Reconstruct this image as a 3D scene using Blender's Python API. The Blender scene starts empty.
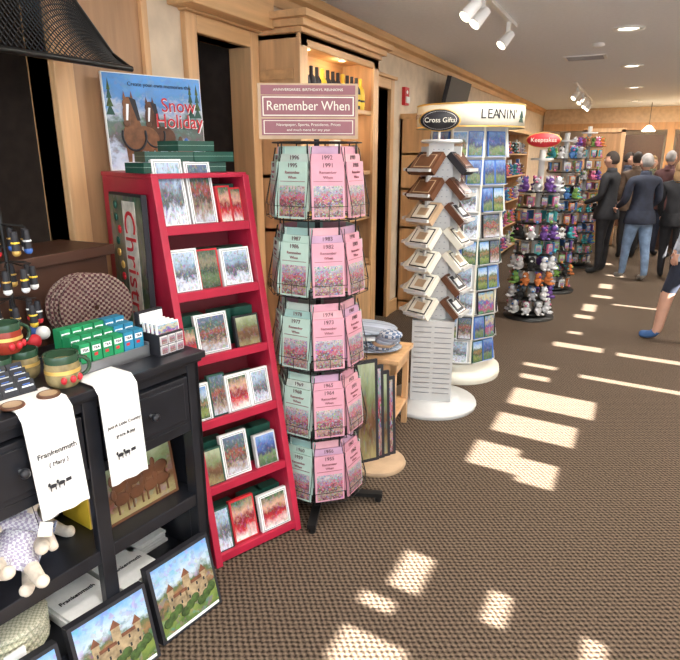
import bpy, math, random
from mathutils import Vector, Matrix
random.seed(7)
S=bpy.context.scene
R=math.radians
try:
    S.view_settings.view_transform='Standard'
except Exception: pass

# ------------------------------------------------------------ materials
def newmat(name):
    m=bpy.data.materials.new(name); m.use_nodes=True
    nt=m.node_tree; b=nt.nodes['Principled BSDF']
    return m,nt,b
def mat(name,col,rough=.6,metal=0.,var=.12,scale=12.,bump=0.,emit=0.,stretch=None,spec=None,alpha=1):
    m,nt,b=newmat(name); N=nt.nodes.new; L=nt.links.new
    b.inputs['Roughness'].default_value=rough; b.inputs['Metallic'].default_value=metal
    if spec is not None: b.inputs['Specular IOR Level'].default_value=spec
    tc=N('ShaderNodeTexCoord'); mp=N('ShaderNodeMapping'); L(tc.outputs['Object'],mp.inputs[0])
    if stretch: mp.inputs['Scale'].default_value=stretch
    no=N('ShaderNodeTexNoise'); no.inputs['Scale'].default_value=scale; no.inputs['Detail'].default_value=4
    L(mp.outputs[0],no.inputs['Vector'])
    r=N('ShaderNodeValToRGB'); L(no.outputs[0],r.inputs[0])
    r.color_ramp.elements[0].position=.3; r.color_ramp.elements[1].position=.7
    r.color_ramp.elements[0].color=tuple(max(0,c*(1-var)) for c in col)+(1,)
    r.color_ramp.elements[1].color=tuple(min(1,c*(1+var)) for c in col)+(1,)
    L(r.outputs[0],b.inputs['Base Color'])
    if bump:
        bp=N('ShaderNodeBump'); bp.inputs['Strength'].default_value=bump; bp.inputs['Distance'].default_value=.01
        L(no.outputs[0],bp.inputs['Height']); L(bp.outputs[0],b.inputs['Normal'])
    if emit:
        L(r.outputs[0],b.inputs['Emission Color']); b.inputs['Emission Strength'].default_value=emit
    return m
def picmat(name,stops,spot=.45,amp=.7,freq=4.,sat=1.):
    m,nt,b=newmat(name); N=nt.nodes.new; L=nt.links.new
    b.inputs['Roughness'].default_value=.35
    uv=N('ShaderNodeUVMap'); sp=N('ShaderNodeSeparateXYZ'); L(uv.outputs[0],sp.inputs[0])
    def M(op,a,c=None):
        n=N('ShaderNodeMath'); n.operation=op
        for i,v in enumerate((a,c)):
            if v is None: continue
            if isinstance(v,(int,float)): n.inputs[i].default_value=v
            else: L(v,n.inputs[i])
        return n.outputs[0]
    fx=M('FRACT',sp.outputs[0]); sd=M('FLOOR',sp.outputs[0])
    cb=N('ShaderNodeCombineXYZ'); L(M('MULTIPLY',fx,freq),cb.inputs[0]); L(M('MULTIPLY',sp.outputs[1],freq),cb.inputs[1]); L(M('MULTIPLY',sd,3.73),cb.inputs[2])
    no=N('ShaderNodeTexNoise'); no.inputs['Scale'].default_value=.8; no.inputs['Detail'].default_value=6; no.inputs['Roughness'].default_value=.65; L(cb.outputs[0],no.inputs['Vector'])
    val=M('ADD',sp.outputs[1],M('MULTIPLY',M('SUBTRACT',no.outputs[0],.5),amp))
    r=N('ShaderNodeValToRGB'); L(val,r.inputs[0]); cr=r.color_ramp
    while len(cr.elements)<len(stops): cr.elements.new(.5)
    for e,(p,c) in zip(cr.elements,stops): e.position=p; e.color=tuple(c)+(1,)
    vo=N('ShaderNodeTexVoronoi'); vo.inputs['Scale'].default_value=2.6; L(cb.outputs[0],vo.inputs['Vector'])
    hs=N('ShaderNodeHueSaturation'); hs.inputs['Saturation'].default_value=sat; hs.inputs['Value'].default_value=.5; L(vo.outputs['Color'],hs.inputs['Color'])
    n2=N('ShaderNodeTexNoise'); n2.inputs['Scale'].default_value=1.7; n2.inputs['Detail'].default_value=3; L(cb.outputs[0],n2.inputs['Vector'])
    f=M('MULTIPLY',M('GREATER_THAN',n2.outputs[0],.53),spot)
    mx=N('ShaderNodeMix'); mx.data_type='RGBA'; L(f,mx.inputs[0]); L(r.outputs[0],mx.inputs[6]); L(hs.outputs[0],mx.inputs[7])
    L(mx.outputs[2],b.inputs['Base Color'])
    return m
def woodmat(name,col,dark=.6,rough=.45,axis='z',scale=1.):
    st={'z':(14,14,1.2),'y':(14,1.2,14),'x':(1.2,14,14)}[axis]
    return mat(name,col,rough,var=.16,scale=1.6*scale,stretch=st,bump=.05)

maple=woodmat('maple_wood',(.62,.37,.18))
mapleY=woodmat('maple_wood_rail',(.60,.36,.17),axis='y')
maple_d=woodmat('maple_wood_deep',(.42,.22,.09))
brownwood=woodmat('brown_wood',(.07,.03,.018),axis='y')
panelwood=woodmat('panel_wood',(.36,.20,.10))
paper=mat('beige_wallpaper',(.64,.53,.40),.85,var=.10,scale=9,bump=.1)
white=mat('white_card',(.82,.83,.83),.5,var=.03)
cream=mat('cream_laminate',(.76,.73,.62),.4,var=.03)
greyw=mat('grey_white_metal',(.53,.53,.52),.35,var=.05)
steel=mat('steel_grey',(.30,.31,.33),.3,.7,.05)
black=mat('black_paint',(.011,.012,.016),.30,var=.3)
blackm=mat('black_wire',(.01,.01,.01),.4,.3,var=.1)
red=mat('red_paint',(.42,.014,.045),.4,var=.1)
redd=mat('dark_red_paint',(.20,.01,.02),.5,var=.1)
dgreen=mat('dark_green_box',(.012,.07,.05),.4,var=.15)
mint=mat('mint_paper',(.40,.55,.48),.5,var=.06)
pink=mat('pink_paper',(.60,.29,.36),.5,var=.06)
mauve=mat('mauve_paper',(.26,.09,.11),.5,var=.06)
redp=mat('red_print',(.55,.02,.03),.5,var=.15)
blue=mat('blue_print',(.05,.15,.5),.5,var=.15)
yellow=mat('yellow_print',(.85,.6,.05),.5,var=.1)
teal=mat('teal_box',(.02,.20,.34),.45,var=.2)
green=mat('green_box',(.01,.24,.09),.45,var=.2)
brn=mat('brown_box',(.11,.042,.018),.4,var=.3)
tan=mat('tan_box',(.46,.32,.20),.5,var=.15)
ink=mat('black_ink',(.015,.015,.02),.6,var=.05)
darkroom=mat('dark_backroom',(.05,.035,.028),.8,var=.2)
gold=mat('gold_paint',(.7,.45,.12),.35,.4,var=.1)
silver=mat('silver_print',(.7,.7,.72),.3,.3,var=.05)
olive=mat('olive_glaze',(.27,.21,.10),.25,var=.3,scale=40)
rim=mat('dark_green_glaze',(.03,.07,.04),.2,var=.15)
redglaze=mat('red_glaze',(.28,.035,.02),.25,var=.2)
cloth=mat('white_cloth',(.78,.78,.76),.9,var=.03,scale=60,bump=.1)
ceilm=mat('ceiling_paint',(.80,.83,.88),.9,var=.03,scale=30,bump=.2)
sc_winter=picmat('winter_scene',[(0,(.70,.74,.8)),(.25,(.5,.56,.68)),(.38,(.07,.08,.09)),(.52,(.16,.17,.18)),(.66,(.25,.36,.5)),(1,(.5,.62,.75))],.5,freq=6,amp=.9)
sc_snow=picmat('snow_forest_scene',[(0,(.7,.75,.85)),(.2,(.5,.58,.72)),(.33,(.12,.10,.10)),(.5,(.10,.16,.13)),(.62,(.45,.5,.6)),(.75,(.10,.26,.55)),(1,(.10,.32,.7))],.12,amp=.8,freq=7)
sc_summer=picmat('summer_scene',[(0,(.06,.12,.03)),(.22,(.20,.26,.06)),(.36,(.04,.07,.03)),(.46,(.28,.15,.07)),(.58,(.07,.12,.05)),(.7,(.45,.55,.65)),(1,(.14,.34,.7))],.3,freq=6,amp=.6)
sc_horse=picmat('horse_scene',[(0,(.3,.26,.12)),(.3,(.10,.045,.02)),(.5,(.16,.08,.04)),(.65,(.16,.2,.09)),(1,(.4,.45,.3))],.15)
sc_village=picmat('village_night_scene',[(0,(.55,.58,.65)),(.25,(.3,.2,.15)),(.4,(.05,.05,.04)),(.55,(.30,.06,.04)),(.7,(.05,.10,.08)),(1,(.10,.14,.25))],.4,freq=7,amp=.9)
sc_town=picmat('town_scene',[(0,(.12,.03,.05)),(.25,(.42,.25,.2)),(.4,(.05,.04,.05)),(.6,(.45,.08,.12)),(.8,(.22,.26,.32)),(1,(.5,.4,.4))],.8,freq=9,amp=1.1)
sc_red=picmat('red_santa_scene',[(0,(.8,.75,.7)),(.3,(.5,.02,.03)),(.5,(.2,.01,.02)),(.7,(.6,.35,.25)),(1,(.04,.10,.05))],.35,freq=5)
sc_mix=picmat('colourful_scene',[(0,(.05,.2,.10)),(.3,(.35,.06,.14)),(.5,(.05,.10,.35)),(.7,(.5,.42,.2)),(1,(.2,.4,.6))],.6,amp=1.3)
sc_blue=picmat('night_sky_scene',[(0,(.05,.12,.05)),(.3,(.15,.2,.1)),(.45,(.03,.04,.10)),(.7,(.06,.12,.35)),(1,(.2,.35,.65))],.25,amp=.8)
sc_wreath=picmat('wreath_scene',[(0,(.03,.06,.03)),(.3,(.10,.16,.07)),(.5,(.02,.05,.03)),(.7,(.25,.22,.15)),(1,(.03,.08,.05))],.2,freq=9)

def carpet():
    m,nt,b=newmat('woven_carpet'); N=nt.nodes.new; L=nt.links.new
    b.inputs['Roughness'].default_value=.95; b.inputs['Specular IOR Level'].default_value=.12
    tc=N('ShaderNodeTexCoord'); sp=N('ShaderNodeSeparateXYZ'); 
    mp=N('ShaderNodeMapping'); mp.inputs['Rotation'].default_value=(0,0,R(12)); L(tc.outputs['Object'],mp.inputs[0])
    wn=N('ShaderNodeTexNoise'); wn.inputs['Scale'].default_value=25; L(tc.outputs['Object'],wn.inputs['Vector'])
    va=N('ShaderNodeVectorMath'); va.operation='SCALE'; L(wn.outputs['Color'],va.inputs[0]); va.inputs['Scale'].default_value=.012
    vb=N('ShaderNodeVectorMath'); vb.operation='ADD'; L(mp.outputs[0],vb.inputs[0]); L(va.outputs[0],vb.inputs[1]); L(vb.outputs[0],sp.inputs[0])
    def M(op,a,c=None):
        n=N('ShaderNodeMath'); n.operation=op
        for i,v in enumerate((a,c)):
            if v is None: continue
            if isinstance(v,(int,float)): n.inputs[i].default_value=v
            else: L(v,n.inputs[i])
        return n.outputs[0]
    sx=M('SINE',M('MULTIPLY',sp.outputs[0],2*math.pi/.034)); sy=M('SINE',M('MULTIPLY',sp.outputs[1],2*math.pi/.026))
    pr=M('MULTIPLY',sx,sy)
    no=N('ShaderNodeTexNoise'); no.inputs['Scale'].default_value=110; no.inputs['Detail'].default_value=4; L(tc.outputs['Object'],no.inputs['Vector'])
    v=M('ADD',M('MULTIPLY',pr,.36),M('MULTIPLY',no.outputs[0],1.0))
    r=N('ShaderNodeValToRGB'); L(v,r.inputs[0]); cr=r.color_ramp
    cr.elements[0].position=.2; cr.elements[0].color=(.020,.013,.009,1)
    cr.elements[1].position=.85; cr.elements[1].color=(.178,.130,.092,1)
    L(r.outputs[0],b.inputs['Base Color'])
    bp=N('ShaderNodeBump'); bp.inputs['Strength'].default_value=.5; bp.inputs['Distance'].default_value=.006; L(v,bp.inputs['Height']); L(bp.outputs[0],b.inputs['Normal'])
    return m
carp=carpet()
def checkmat(name,c1,c2,sc):
    m,nt,b=newmat(name); N=nt.nodes.new; L=nt.links.new
    tc=N('ShaderNodeTexCoord'); ck=N('ShaderNodeTexChecker'); ck.inputs['Scale'].default_value=sc
    ck.inputs[1].default_value=c1+(1,); ck.inputs[2].default_value=c2+(1,)
    L(tc.outputs['Object'],ck.inputs[0]); L(ck.outputs[0],b.inputs['Base Color']); b.inputs['Roughness'].default_value=.85
    return m
braid=checkmat('braided_fabric',(.07,.015,.02),(.26,.19,.15),105)
plaid=checkmat('plaid_cloth',(.50,.53,.57),(.10,.15,.25),50)

# ------------------------------------------------------------ mesh builder
TXT={}
def textgeo(s,size):
    k=(s,size)
    if k in TXT: return TXT[k]
    cu=bpy.data.curves.new('t','FONT'); cu.body=s; cu.size=size; cu.align_x='CENTER'; cu.align_y='CENTER'; cu.resolution_u=3; cu.extrude=.0008
    o=bpy.data.objects.new('t',cu); S.collection.objects.link(o)
    dg=bpy.context.evaluated_depsgraph_get(); me=bpy.data.meshes.new_from_object(o.evaluated_get(dg))
    vs=[(v.co.x,-v.co.z,v.co.y) for v in me.vertices]; fs=[tuple(p.vertices) for p in me.polygons]
    bpy.data.objects.remove(o); bpy.data.curves.remove(cu); bpy.data.meshes.remove(me)
    TXT[k]=(vs,fs); return TXT[k]
def FR(x,y,z,yaw=0,tilt=0):
    return Matrix.Translation((x,y,z))@Matrix.Rotation(R(yaw),4,'Z')@Matrix.Rotation(R(-tilt),4,'X')
class MB:
    def __init__(s,name): s.name=name; s.v=[];s.f=[];s.m=[];s.u=[];s.s=[];s.mats=[]
    def add(s,vs,fs,m,M=None,uvs=None,smooth=False):
        if m not in s.mats: s.mats.append(m)
        mi=s.mats.index(m); o=len(s.v)
        s.v+= [tuple(M@Vector(v)) for v in vs] if M is not None else [tuple(v) for v in vs]
        for i,f in enumerate(fs):
            s.f.append(tuple(o+k for k in f)); s.m.append(mi); s.s.append(smooth)
            s.u.append(uvs[i] if uvs else None)
    def box(s,m,x0,x1,y0,y1,z0,z1,M=None):
        vs=[(x,y,z) for x in(x0,x1) for y in(y0,y1) for z in(z0,z1)]
        s.add(vs,[(0,1,3,2),(4,6,7,5),(0,4,5,1),(2,3,7,6),(0,2,6,4),(1,5,7,3)],m,M)
    def cyl(s,m,p0,p1,r0,r1=None,n=12,M=None):
        r1=r0 if r1 is None else r1
        p0=Vector(p0);p1=Vector(p1);d=(p1-p0).normalized()
        a=d.orthogonal().normalized(); b=d.cross(a)
        vs=[];
        for p,r in((p0,r0),(p1,r1)):
            for i in range(n):
                t=2*math.pi*i/n; vs.append(p+a*math.cos(t)*r+b*math.sin(t)*r)
        fs=[(i,(i+1)%n,n+(i+1)%n,n+i) for i in range(n)]
        s.add(vs,fs,m,M,smooth=True)
        s.add(vs,[tuple(range(n))[::-1],tuple(range(n,2*n))],m,M)
    def tube(s,m,pts,r,n=8,M=None):
        for a,b in zip(pts,pts[1:]): s.cyl(m,a,b,r,r,n,M)
    def lathe(s,m,prof,n=24,M=None,caps=True):
        vs=[];k=len(prof)
        for i in range(n):
            t=2*math.pi*i/n
            for r,z in prof: vs.append((r*math.cos(t),r*math.sin(t),z))
        fs=[]
        for i in range(n):
            j=(i+1)%n
            for q in range(k-1): fs.append((i*k+q,j*k+q,j*k+q+1,i*k+q+1))
        s.add(vs,fs,m,M,smooth=True)
        if caps:
            if prof[0][0]>1e-4: s.add([vs[i*k] for i in range(n)],[tuple(range(n))[::-1]],m,M)
            if prof[-1][0]>1e-4: s.add([vs[i*k+k-1] for i in range(n)],[tuple(range(n))],m,M)
    def sph(s,m,c,r,n=10,M=None):
        if isinstance(r,(int,float)): r=(r,r,r)
        vs=[];h=n//2+1
        for j in range(h+1):
            ph=math.pi*j/h
            for i in range(n):
                t=2*math.pi*i/n
                vs.append((c[0]+r[0]*math.sin(ph)*math.cos(t),c[1]+r[1]*math.sin(ph)*math.sin(t),c[2]-r[2]*math.cos(ph)))
        fs=[(j*n+i,j*n+(i+1)%n,(j+1)*n+(i+1)%n,(j+1)*n+i) for j in range(h) for i in range(n)]
        s.add(vs,fs,m,M,smooth=True)
    def card(s,edge,pic,w,h,M,t=.012,mg=.008,seed=None,z0=0,z1=1):
        s.box(edge,-w/2,w/2,0,t,0,h,M)
        if pic:
            sd=seed if seed is not None else random.randint(1,300)
            a=mg; za=h*z0+mg; zb=h*z1-mg
            s.add([(-w/2+a,-.0015,za),(w/2-a,-.0015,za),(w/2-a,-.0015,zb),(-w/2+a,-.0015,zb)],[(0,1,2,3)],pic,M,
                  uvs=[[(sd+.01,0),(sd+.99,0),(sd+.99,1),(sd+.01,1)]])
    def text(s,m,t,size,M,sx=1):
        vs,fs=textgeo(t,size); s.add([(v[0]*sx,v[1],v[2]) for v in vs],fs,m,M)
    def prism(s,m,pts,x0,x1,M=None):
        n=len(pts); vs=[(x0,y,z) for y,z in pts]+[(x1,y,z) for y,z in pts]
        fs=[tuple(range(n)),tuple(range(n,2*n))[::-1]]+[(i,n+i,n+(i+1)%n,(i+1)%n) for i in range(n)]
        s.add(vs,fs,m,M)
    def build(s,loc=(0,0,0),yaw=0,bevel=0,parent=None):
        me=bpy.data.meshes.new(s.name); me.from_pydata(s.v,[],s.f)
        for m in s.mats: me.materials.append(m)
        uvl=me.uv_layers.new(name='UVMap')
        for p,mi,sm,u in zip(me.polygons,s.m,s.s,s.u):
            p.material_index=mi; p.use_smooth=sm
            if u:
                for k,li in enumerate(p.loop_indices): uvl.data[li].uv=u[k]
        me.update()
        o=bpy.data.objects.new(s.name,me); S.collection.objects.link(o)
        o.location=loc; o.rotation_euler=(0,0,R(yaw))
        if bevel:
            b=o.modifiers.new('bev','BEVEL'); b.width=bevel; b.segments=2; b.limit_method='ANGLE'; b.angle_limit=R(40)
        if parent: o.parent=parent
        return o

# ------------------------------------------------------------ room shell
XL,XR,Y0,Y1,H=-2.25,2.6,-4.,20.,2.7
b=MB('floor'); b.box(carp,-5,XR+.05,Y0,Y1,-.1,0); b.build()
b=MB('ceiling'); b.box(ceilm,-5,XR+.05,Y0,Y1,H,H+.1); b.build()
def wallx(name,m,x0,x1,y0,y1,z0,z1,holes):
    b=MB(name); ys=sorted({y0,y1}|{h[k] for h in holes for k in(0,1)}); zs=sorted({z0,z1}|{h[k] for h in holes for k in(2,3)})
    for a,c in zip(ys,ys[1:]):
        for d,e in zip(zs,zs[1:]):
            ym,zm=(a+c)/2,(d+e)/2
            if any(h[0]<ym<h[1] and h[2]<zm<h[3] for h in holes): continue
            b.box(m,x0,x1,a,c,d,e)
    return b.build()
wallx('wall_left',paper,XL-.12,XL,Y0,Y1,0,H,[(.2,1.9,0,2.3),(2.85,3.4,0,2.28),(4.85,5.75,0,2.25)])
patches=[(-.65,-.07,3.95,4.27),(-.66,-.15,3.48,3.78),(-.70,-.42,3.02,3.32),(-.42,-.2,2.93,3.2),(-.73,-.58,1.90,2.14),(-.80,-.64,1.76,1.83),
 (-.35,-.24,1.865,2.05),(-.79,-.52,1.46,1.63),(0,.1,1.78,1.95),(-.24,.9,4.66,4.74),(0.0,.95,5.37,5.47),(-.53,-.09,5.46,5.6),
 (-.66,-.42,4.52,4.62),(-.68,-.4,4.82,4.9),(-.45,-.3,5.95,6.15),(-.45,-.25,6.6,6.75),(-.4,-.24,6.95,7.3),(-.35,-.1,7.7,7.85),(-.3,-.12,8.3,8.6),(-.25,0,9.2,9.5),
 (-.45,-.2,10.2,10.6),(-.1,.4,7.35,7.42)]
TE=.625; KY=.1
holes=[]
for x0,x1,y0,y1 in patches:
    xm=(x0+x1)/2; holes.append((y0-KY*(XR-xm),y1-KY*(XR-xm),(XR-x1)*TE,(XR-x0)*TE))  # openings in the unseen wall, shaped to throw each sun patch on the floor
holes+=[(-3.6,-2.4,.4,2.3),(-2.3,-1.2,.4,2.3),(-1.1,-.1,.4,2.3),(0,.85,.4,2.2)]  # unseen openings beside the camera, added to let sky light in
wallx('wall_right',paper,XR,XR+.03,Y0,Y1,0,H,holes)
b=MB('wall_back')  # unseen wall behind the camera, left open to let sky light in
b.box(paper,-5,XR,Y0-.1,Y0,0,.5); b.box(paper,-5,XR,Y0-.1,Y0,2.5,H)
for x in (-5,-3.4,-2.3,-1.,.3,1.5,2.5): b.box(maple,x,x+.1,Y0-.1,Y0,.5,2.5)
b.build()
b=MB('wall_far'); b.box(paper,-5,XR,Y1,Y1+.1,0,H); b.build()
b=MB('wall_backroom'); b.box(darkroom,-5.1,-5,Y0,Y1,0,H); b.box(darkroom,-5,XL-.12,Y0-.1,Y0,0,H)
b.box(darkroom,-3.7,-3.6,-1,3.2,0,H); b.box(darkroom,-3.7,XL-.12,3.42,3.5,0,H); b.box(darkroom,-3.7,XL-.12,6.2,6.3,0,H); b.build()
b=MB('trim_bulkhead'); b.box(maple_d,-2.2,2.55,16.,16.2,2.2,2.36); b.box(tan,-2.2,2.55,16.02,16.18,2.36,H-.002)
for x in (-.6,.5,1.6): b.box(maple_d,x,x+.15,16.,16.18,0,2.2)
b.box(brownwood,.7,1.55,16.1,16.14,0,2.1); b.box(brownwood,-.4,.45,16.1,16.14,0,2.1)
b.build()
b=MB('trim_crown'); b.prism(mapleY,[(0,H-.003),(.09,H-.003),(.07,H-.05),(.03,H-.07),(.02,H-.13),(0,H-.13)],0,1,
     Matrix(((0,1,0,XL+.001),(1,0,0,0),(0,0,1,0),(0,0,0,1)))@Matrix.Diagonal((Y1+4,1,1,1))@Matrix.Translation((-4/(Y1+4),0,0))); b.build()
def casing(name,y0,y1,z1,w=.1):
    b=MB(name); x0,x1=XL-.13,XL+.035
    b.box(maple,x0,x1,y0-w,y0,0,z1+w); b.box(maple,x0,x1,y1,y1+w,0,z1+w)
    b.box(mapleY,x0,x1,y0,y1,z1,z1+w); b.box(mapleY,XL,XL+.06,y0-w-.02,y1+w+.02,z1+w,z1+w+.03)
    b.build(bevel=.006)
casing('trim_1',.2,1.9,2.3,.1); casing('trim_2',2.85,3.36,2.28,.09); casing('trim_3',4.86,5.75,2.25,.09)
b=MB('trim_4'); b.box(panelwood,XL,XL+.03,2.0,2.42,0,2.62); b.box(maple,XL,XL+.05,2.42,2.46,0,2.62); b.build()
b=MB('trim_5'); b.box(mapleY,XL+.0,XL+.16,2.66,3.44,2.38,2.56); b.box(mapleY,XL+.0,XL+.2,2.62,3.44,2.56,2.6); b.build(bevel=.006)
b=MB('baseboard_left')
for a,c in ((2.46,2.74),(5.86,19.9)): b.box(mapleY,XL,XL+.02,a,c,0,.14)
b.build()

# ------------------------------------------------------------ wooden wall hutch
b=MB('wooden_hutch')
x0,x1,ya,yb=XL+.002,-1.95,3.47,4.72
b.box(maple,x0,x1,ya,ya+.03,0,2.36); b.box(maple,x0,x1,yb-.03,yb,0,2.36)
b.box(mapleY,x0,x0+.02,ya,yb,0,2.36)
b.box(maple,x1-.005,x1+.02,ya-.01,ya+.09,0,2.36); b.box(maple,x1-.005,x1+.02,yb-.09,yb+.01,0,2.36)
b.box(mapleY,x1-.005,x1+.02,ya,yb,2.29,2.36)
for z in (.06,.78,1.15,1.5,1.95): b.box(mapleY,x0,x1,ya,yb,z,z+.03)
b.box(mapleY,x0,x1+.02,ya,yb,2.33,2.36)
for k,(o,za,zb) in enumerate(((.02,2.36,2.39),(.05,2.39,2.43),(.09,2.43,2.47))): b.box(mapleY,x0,x1+.02+o,ya-o,yb+o,za,zb)
b.box(maple,x0+.05,x1+.015,ya+.09,(ya+yb)/2-.01,.1,.76); b.box(maple,x0+.05,x1+.015,(ya+yb)/2+.01,yb-.09,.1,.76)
for y in ((ya+yb)/2-.05,(ya+yb)/2+.05): b.sph(gold,(x1+.035,y,.5),.015)
b.box(mapleY,x0+.03,x1-.03,ya-.012,ya,2.1,2.16); b.box(mapleY,x0+.03,x1-.03,ya-.012,ya,.2,.26)
y=ya+.12
i=0
while y<yb-.12:
    M=FR(x1-.06,y,1.98)
    b.lathe(ink if i%4 else yellow,[(.032,0),(.034,.12),(.03,.15),(.013,.18),(.013,.23)],12,M); b.lathe(yellow,[(.0355,.03),(.0355,.11)],12,M,False); b.lathe(ink,[(.036,.06),(.036,.075)],12,M,False)
    y+=.08; i+=1
for z in (.81,1.18,1.53):
    y=ya+.12
    while y<yb-.15:
        w=random.uniform(.06,.12); h=random.uniform(.12,.26)
        b.card(random.choice([redp,tan,dgreen,white,brn,yellow,cream]),random.choice([sc_mix,sc_summer,sc_town,None]),w*.9,h,FR(x1-.07,y+w/2,z,90,6),t=.05)
        y+=w
for y in (3.8,4.35): b.lathe(white,[(.03,2.325),(.025,2.315)],16,FR(x1-.12,y,0))
hut=b.build(bevel=.003)
for z_,e_ in ((2.27,2.0),(1.9,1.3)):
    for y in (3.8,4.35):
        l=bpy.data.lights.new('cabinet_puck','POINT'); l.energy=e_; l.color=(1,.8,.5); l.shadow_soft_size=.03
        o=bpy.data.objects.new('cabinet_puck_light',l); S.collection.objects.link(o); o.location=(x1-.13,y,z_); o.parent=hut

b=MB('wooden_counter'); b.box(brownwood,-2.2,-1.93,.9,1.8,0,1.26); b.box(brownwood,-2.22,-1.9,.88,1.82,1.26,1.3)
b.box(brownwood,-1.93,-1.925,1.0,1.3,.2,1.1);b.box(brownwood,-1.93,-1.925,1.4,1.7,.2,1.1); b.build(bevel=.004)

# hanging mesh
me=bpy.data.meshes.new('black_mesh_awning'); vs=[];idx={};fs=[]
n,mm=96,38
def mp(i,j):
    y=.95+1.12*i/n; top=2.05+.62*min(1,(2.07-y)/.62) ; z=1.985+.01*(i/n)+(top-1.985)*j/mm
    x=-1.98-.10*math.sin(math.pi*.5*j/mm)+.02
    return (x,y,z)
for i in range(n+1):
    for j in range(mm+1):
        if (i+j)%2==0: idx[(i,j)]=len(vs); vs.append(mp(i,j))
for i in range(1,n):
    for j in range(1,mm):
        if (i+j)%2==1: fs.append((idx[(i,j-1)],idx[(i+1,j)],idx[(i,j+1)],idx[(i-1,j)]))
me.from_pydata(vs,[],fs); me.materials.append(blackm)
o=bpy.data.objects.new('black_mesh_awning',me); S.collection.objects.link(o)
w=o.modifiers.new('w','WIREFRAME'); w.thickness=.006; w.use_even_offset=False
aw=o
b=MB('awning_frame'); b.tube(blackm,[mp(0,0),mp(n,0)],.012); b.tube(blackm,[mp(n,0)]+[mp(n-k*10,mm) for k in range(0,9)],.008)
b.tube(blackm,[(-2.24,1.6,2.6),(-2.03,1.6,2.45)],.01); b.tube(blackm,[(-2.25,1.2,2.6),(-2.03,1.2,2.6)],.01)
b.build(parent=aw)

# ------------------------------------------------------------ console table (black)
TL=.92; TY=81.5
TO=(-1.456,.68,0)
b=MB('black_console_table')
tw,td,th=TL,.5,.99
b.box(black,-.02,tw+.02,-.02,td,.965,.99)
b.box(black,-.01,tw+.01,-.01,td-.01,.952,.965)
for x in (0,tw-.05):
    b.box(black,x,x+.05,0,.05,0,.952); b.box(black,x,x+.05,td-.06,td-.01,0,.952)
b.box(black,.465,.515,0,.03,.1,.952)
b.box(black,0,.02,.0,td-.01,.1,.952); b.box(black,tw-.02,tw,0,td-.01,.1,.952)
b.box(black,0,tw,td-.03,td-.01,.1,.952)
for z in (.14,.42,.70): b.box(black,.0,tw,.012,td-.01,z,z+.022)
b.box(black,.0,tw,.006,.02,.70,.735); b.box(black,0,tw,.006,.02,.92,.952); b.box(black,0,tw,.006,.02,.395,.442); b.box(black,0,tw,.006,.02,.1,.162)
for xa,xb in ((.06,.455),(.525,.86)):
    b.box(black,xa,xb,-.006,.3,.742,.913); b.box(black,xa+.02,xb-.02,-.012,0,.76,.895)
    k=(xa+xb)/2
    b.cyl(steel,(k,-.012,.83),(k,-.028,.83),.006); b.sph(black,(k,-.036,.83),.015)
b.build(TO,TY,bevel=.003)
def tloc(x,y,z): return tuple(Matrix.Translation(TO)@Matrix.Rotation(R(TY),4,'Z')@Vector((x,y,z)))

def towel(x0,x1,zb,lines,skew):
    b=MB('tea_towel'); n=14; vs=[];m=16
    for layer in (0,1):
        for i in range(n+1):
            x=x0+(x1-x0)*i/n
            for j in range(m+1):
                t=j/m; L=.12+(.985-zb); s=t*L
                if s<.12: y=.12-s-.02; z=.995+.003*layer
                else: y=-.032-.004*math.sin(i*.9)*min(1,(s-.12)*5)-.003*layer; z=.99-(s-.12)
                vs.append((x+skew*max(0,s-.12),y,z))
    fs=[]
    for l in (0,1):
        o=l*(n+1)*(m+1)
        for i in range(n):
            for j in range(m): fs.append((o+i*(m+1)+j,o+(i+1)*(m+1)+j,o+(i+1)*(m+1)+j+1,o+i*(m+1)+j+1))
    b.add(vs,fs,cloth,smooth=True)
    xm=(x0+x1)/2+skew*.17
    for k,(t,sz) in enumerate(lines): b.text(ink,t,sz,FR(xm,-.042,.99-.13-k*.035),1)
    z=.99-.23
    for dx in (-.025,.0): 
        b.sph(ink,(xm+dx,-.04,z),(.011,.002,.006)); b.sph(ink,(xm+dx-.011,-.04,z+.008),(.004,.002,.006))
        for q in (-.007,.007): b.box(ink,xm+dx+q-.001,xm+dx+q+.001,-.041,-.039,z-.014,z)
    b.box(ink,xm+.014,xm+.03,-.041,-.039,z-.004,z+.006)
    b.build(TO,TY)
towel(.27,.415,.66,[('Frankenmuth',.022),('{ Mary }',.018)],.05)
towel(.50,.635,.66,[('Just A Little Country',.014),('grace & joy',.015)],.03)

def mug(loc,body,top,r=.043,h=.092,yaw=0):
    b=MB('coffee_mug')
    b.lathe(body,[(r*.75,0),(r*.95,.012),(r*1.02,h*.4),(r*.95,h*.75)],24)
    b.lathe(top,[(r*.95,h*.75),(r,h*.97),(r*.97,h),(r*.88,h*.97)],24,None,False)
    b.lathe(top,[(r*.88,h*.97),(r*.86,h*.3),(r*.7,.012),(.0001,.01)],24,None,False)
    b.lathe(gold,[(r*1.025,h*.45),(r*1.0,h*.56)],24,None,False)
    pts=[(r*.9+ .032*math.sin(t),0,h*.5+.03*math.cos(t)) for t in [math.pi*k/8 for k in range(9)]]
    b.tube(top,pts,.006)
    for a in (-100,-70,-40): b.sph(redp,(r*1.0*math.cos(R(a)),r*1.0*math.sin(R(a)),h*.28),(.009,.009,.012))
    b.build(loc,TY+yaw)
mug(tloc(.47,.085,.99),olive,rim,r=.050,h=.1,yaw=-20); mug(tloc(.44,.24,.99),olive,rim,yaw=170); mug(tloc(.40,.245,1.0825),redglaze,rim,yaw=0,r=.045); mug(tloc(.35,.22,.99),olive,rim,yaw=170)
mug(tloc(.34,.34,.99),redglaze,rim,yaw=170)
b=MB('tea_box_tray')
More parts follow.
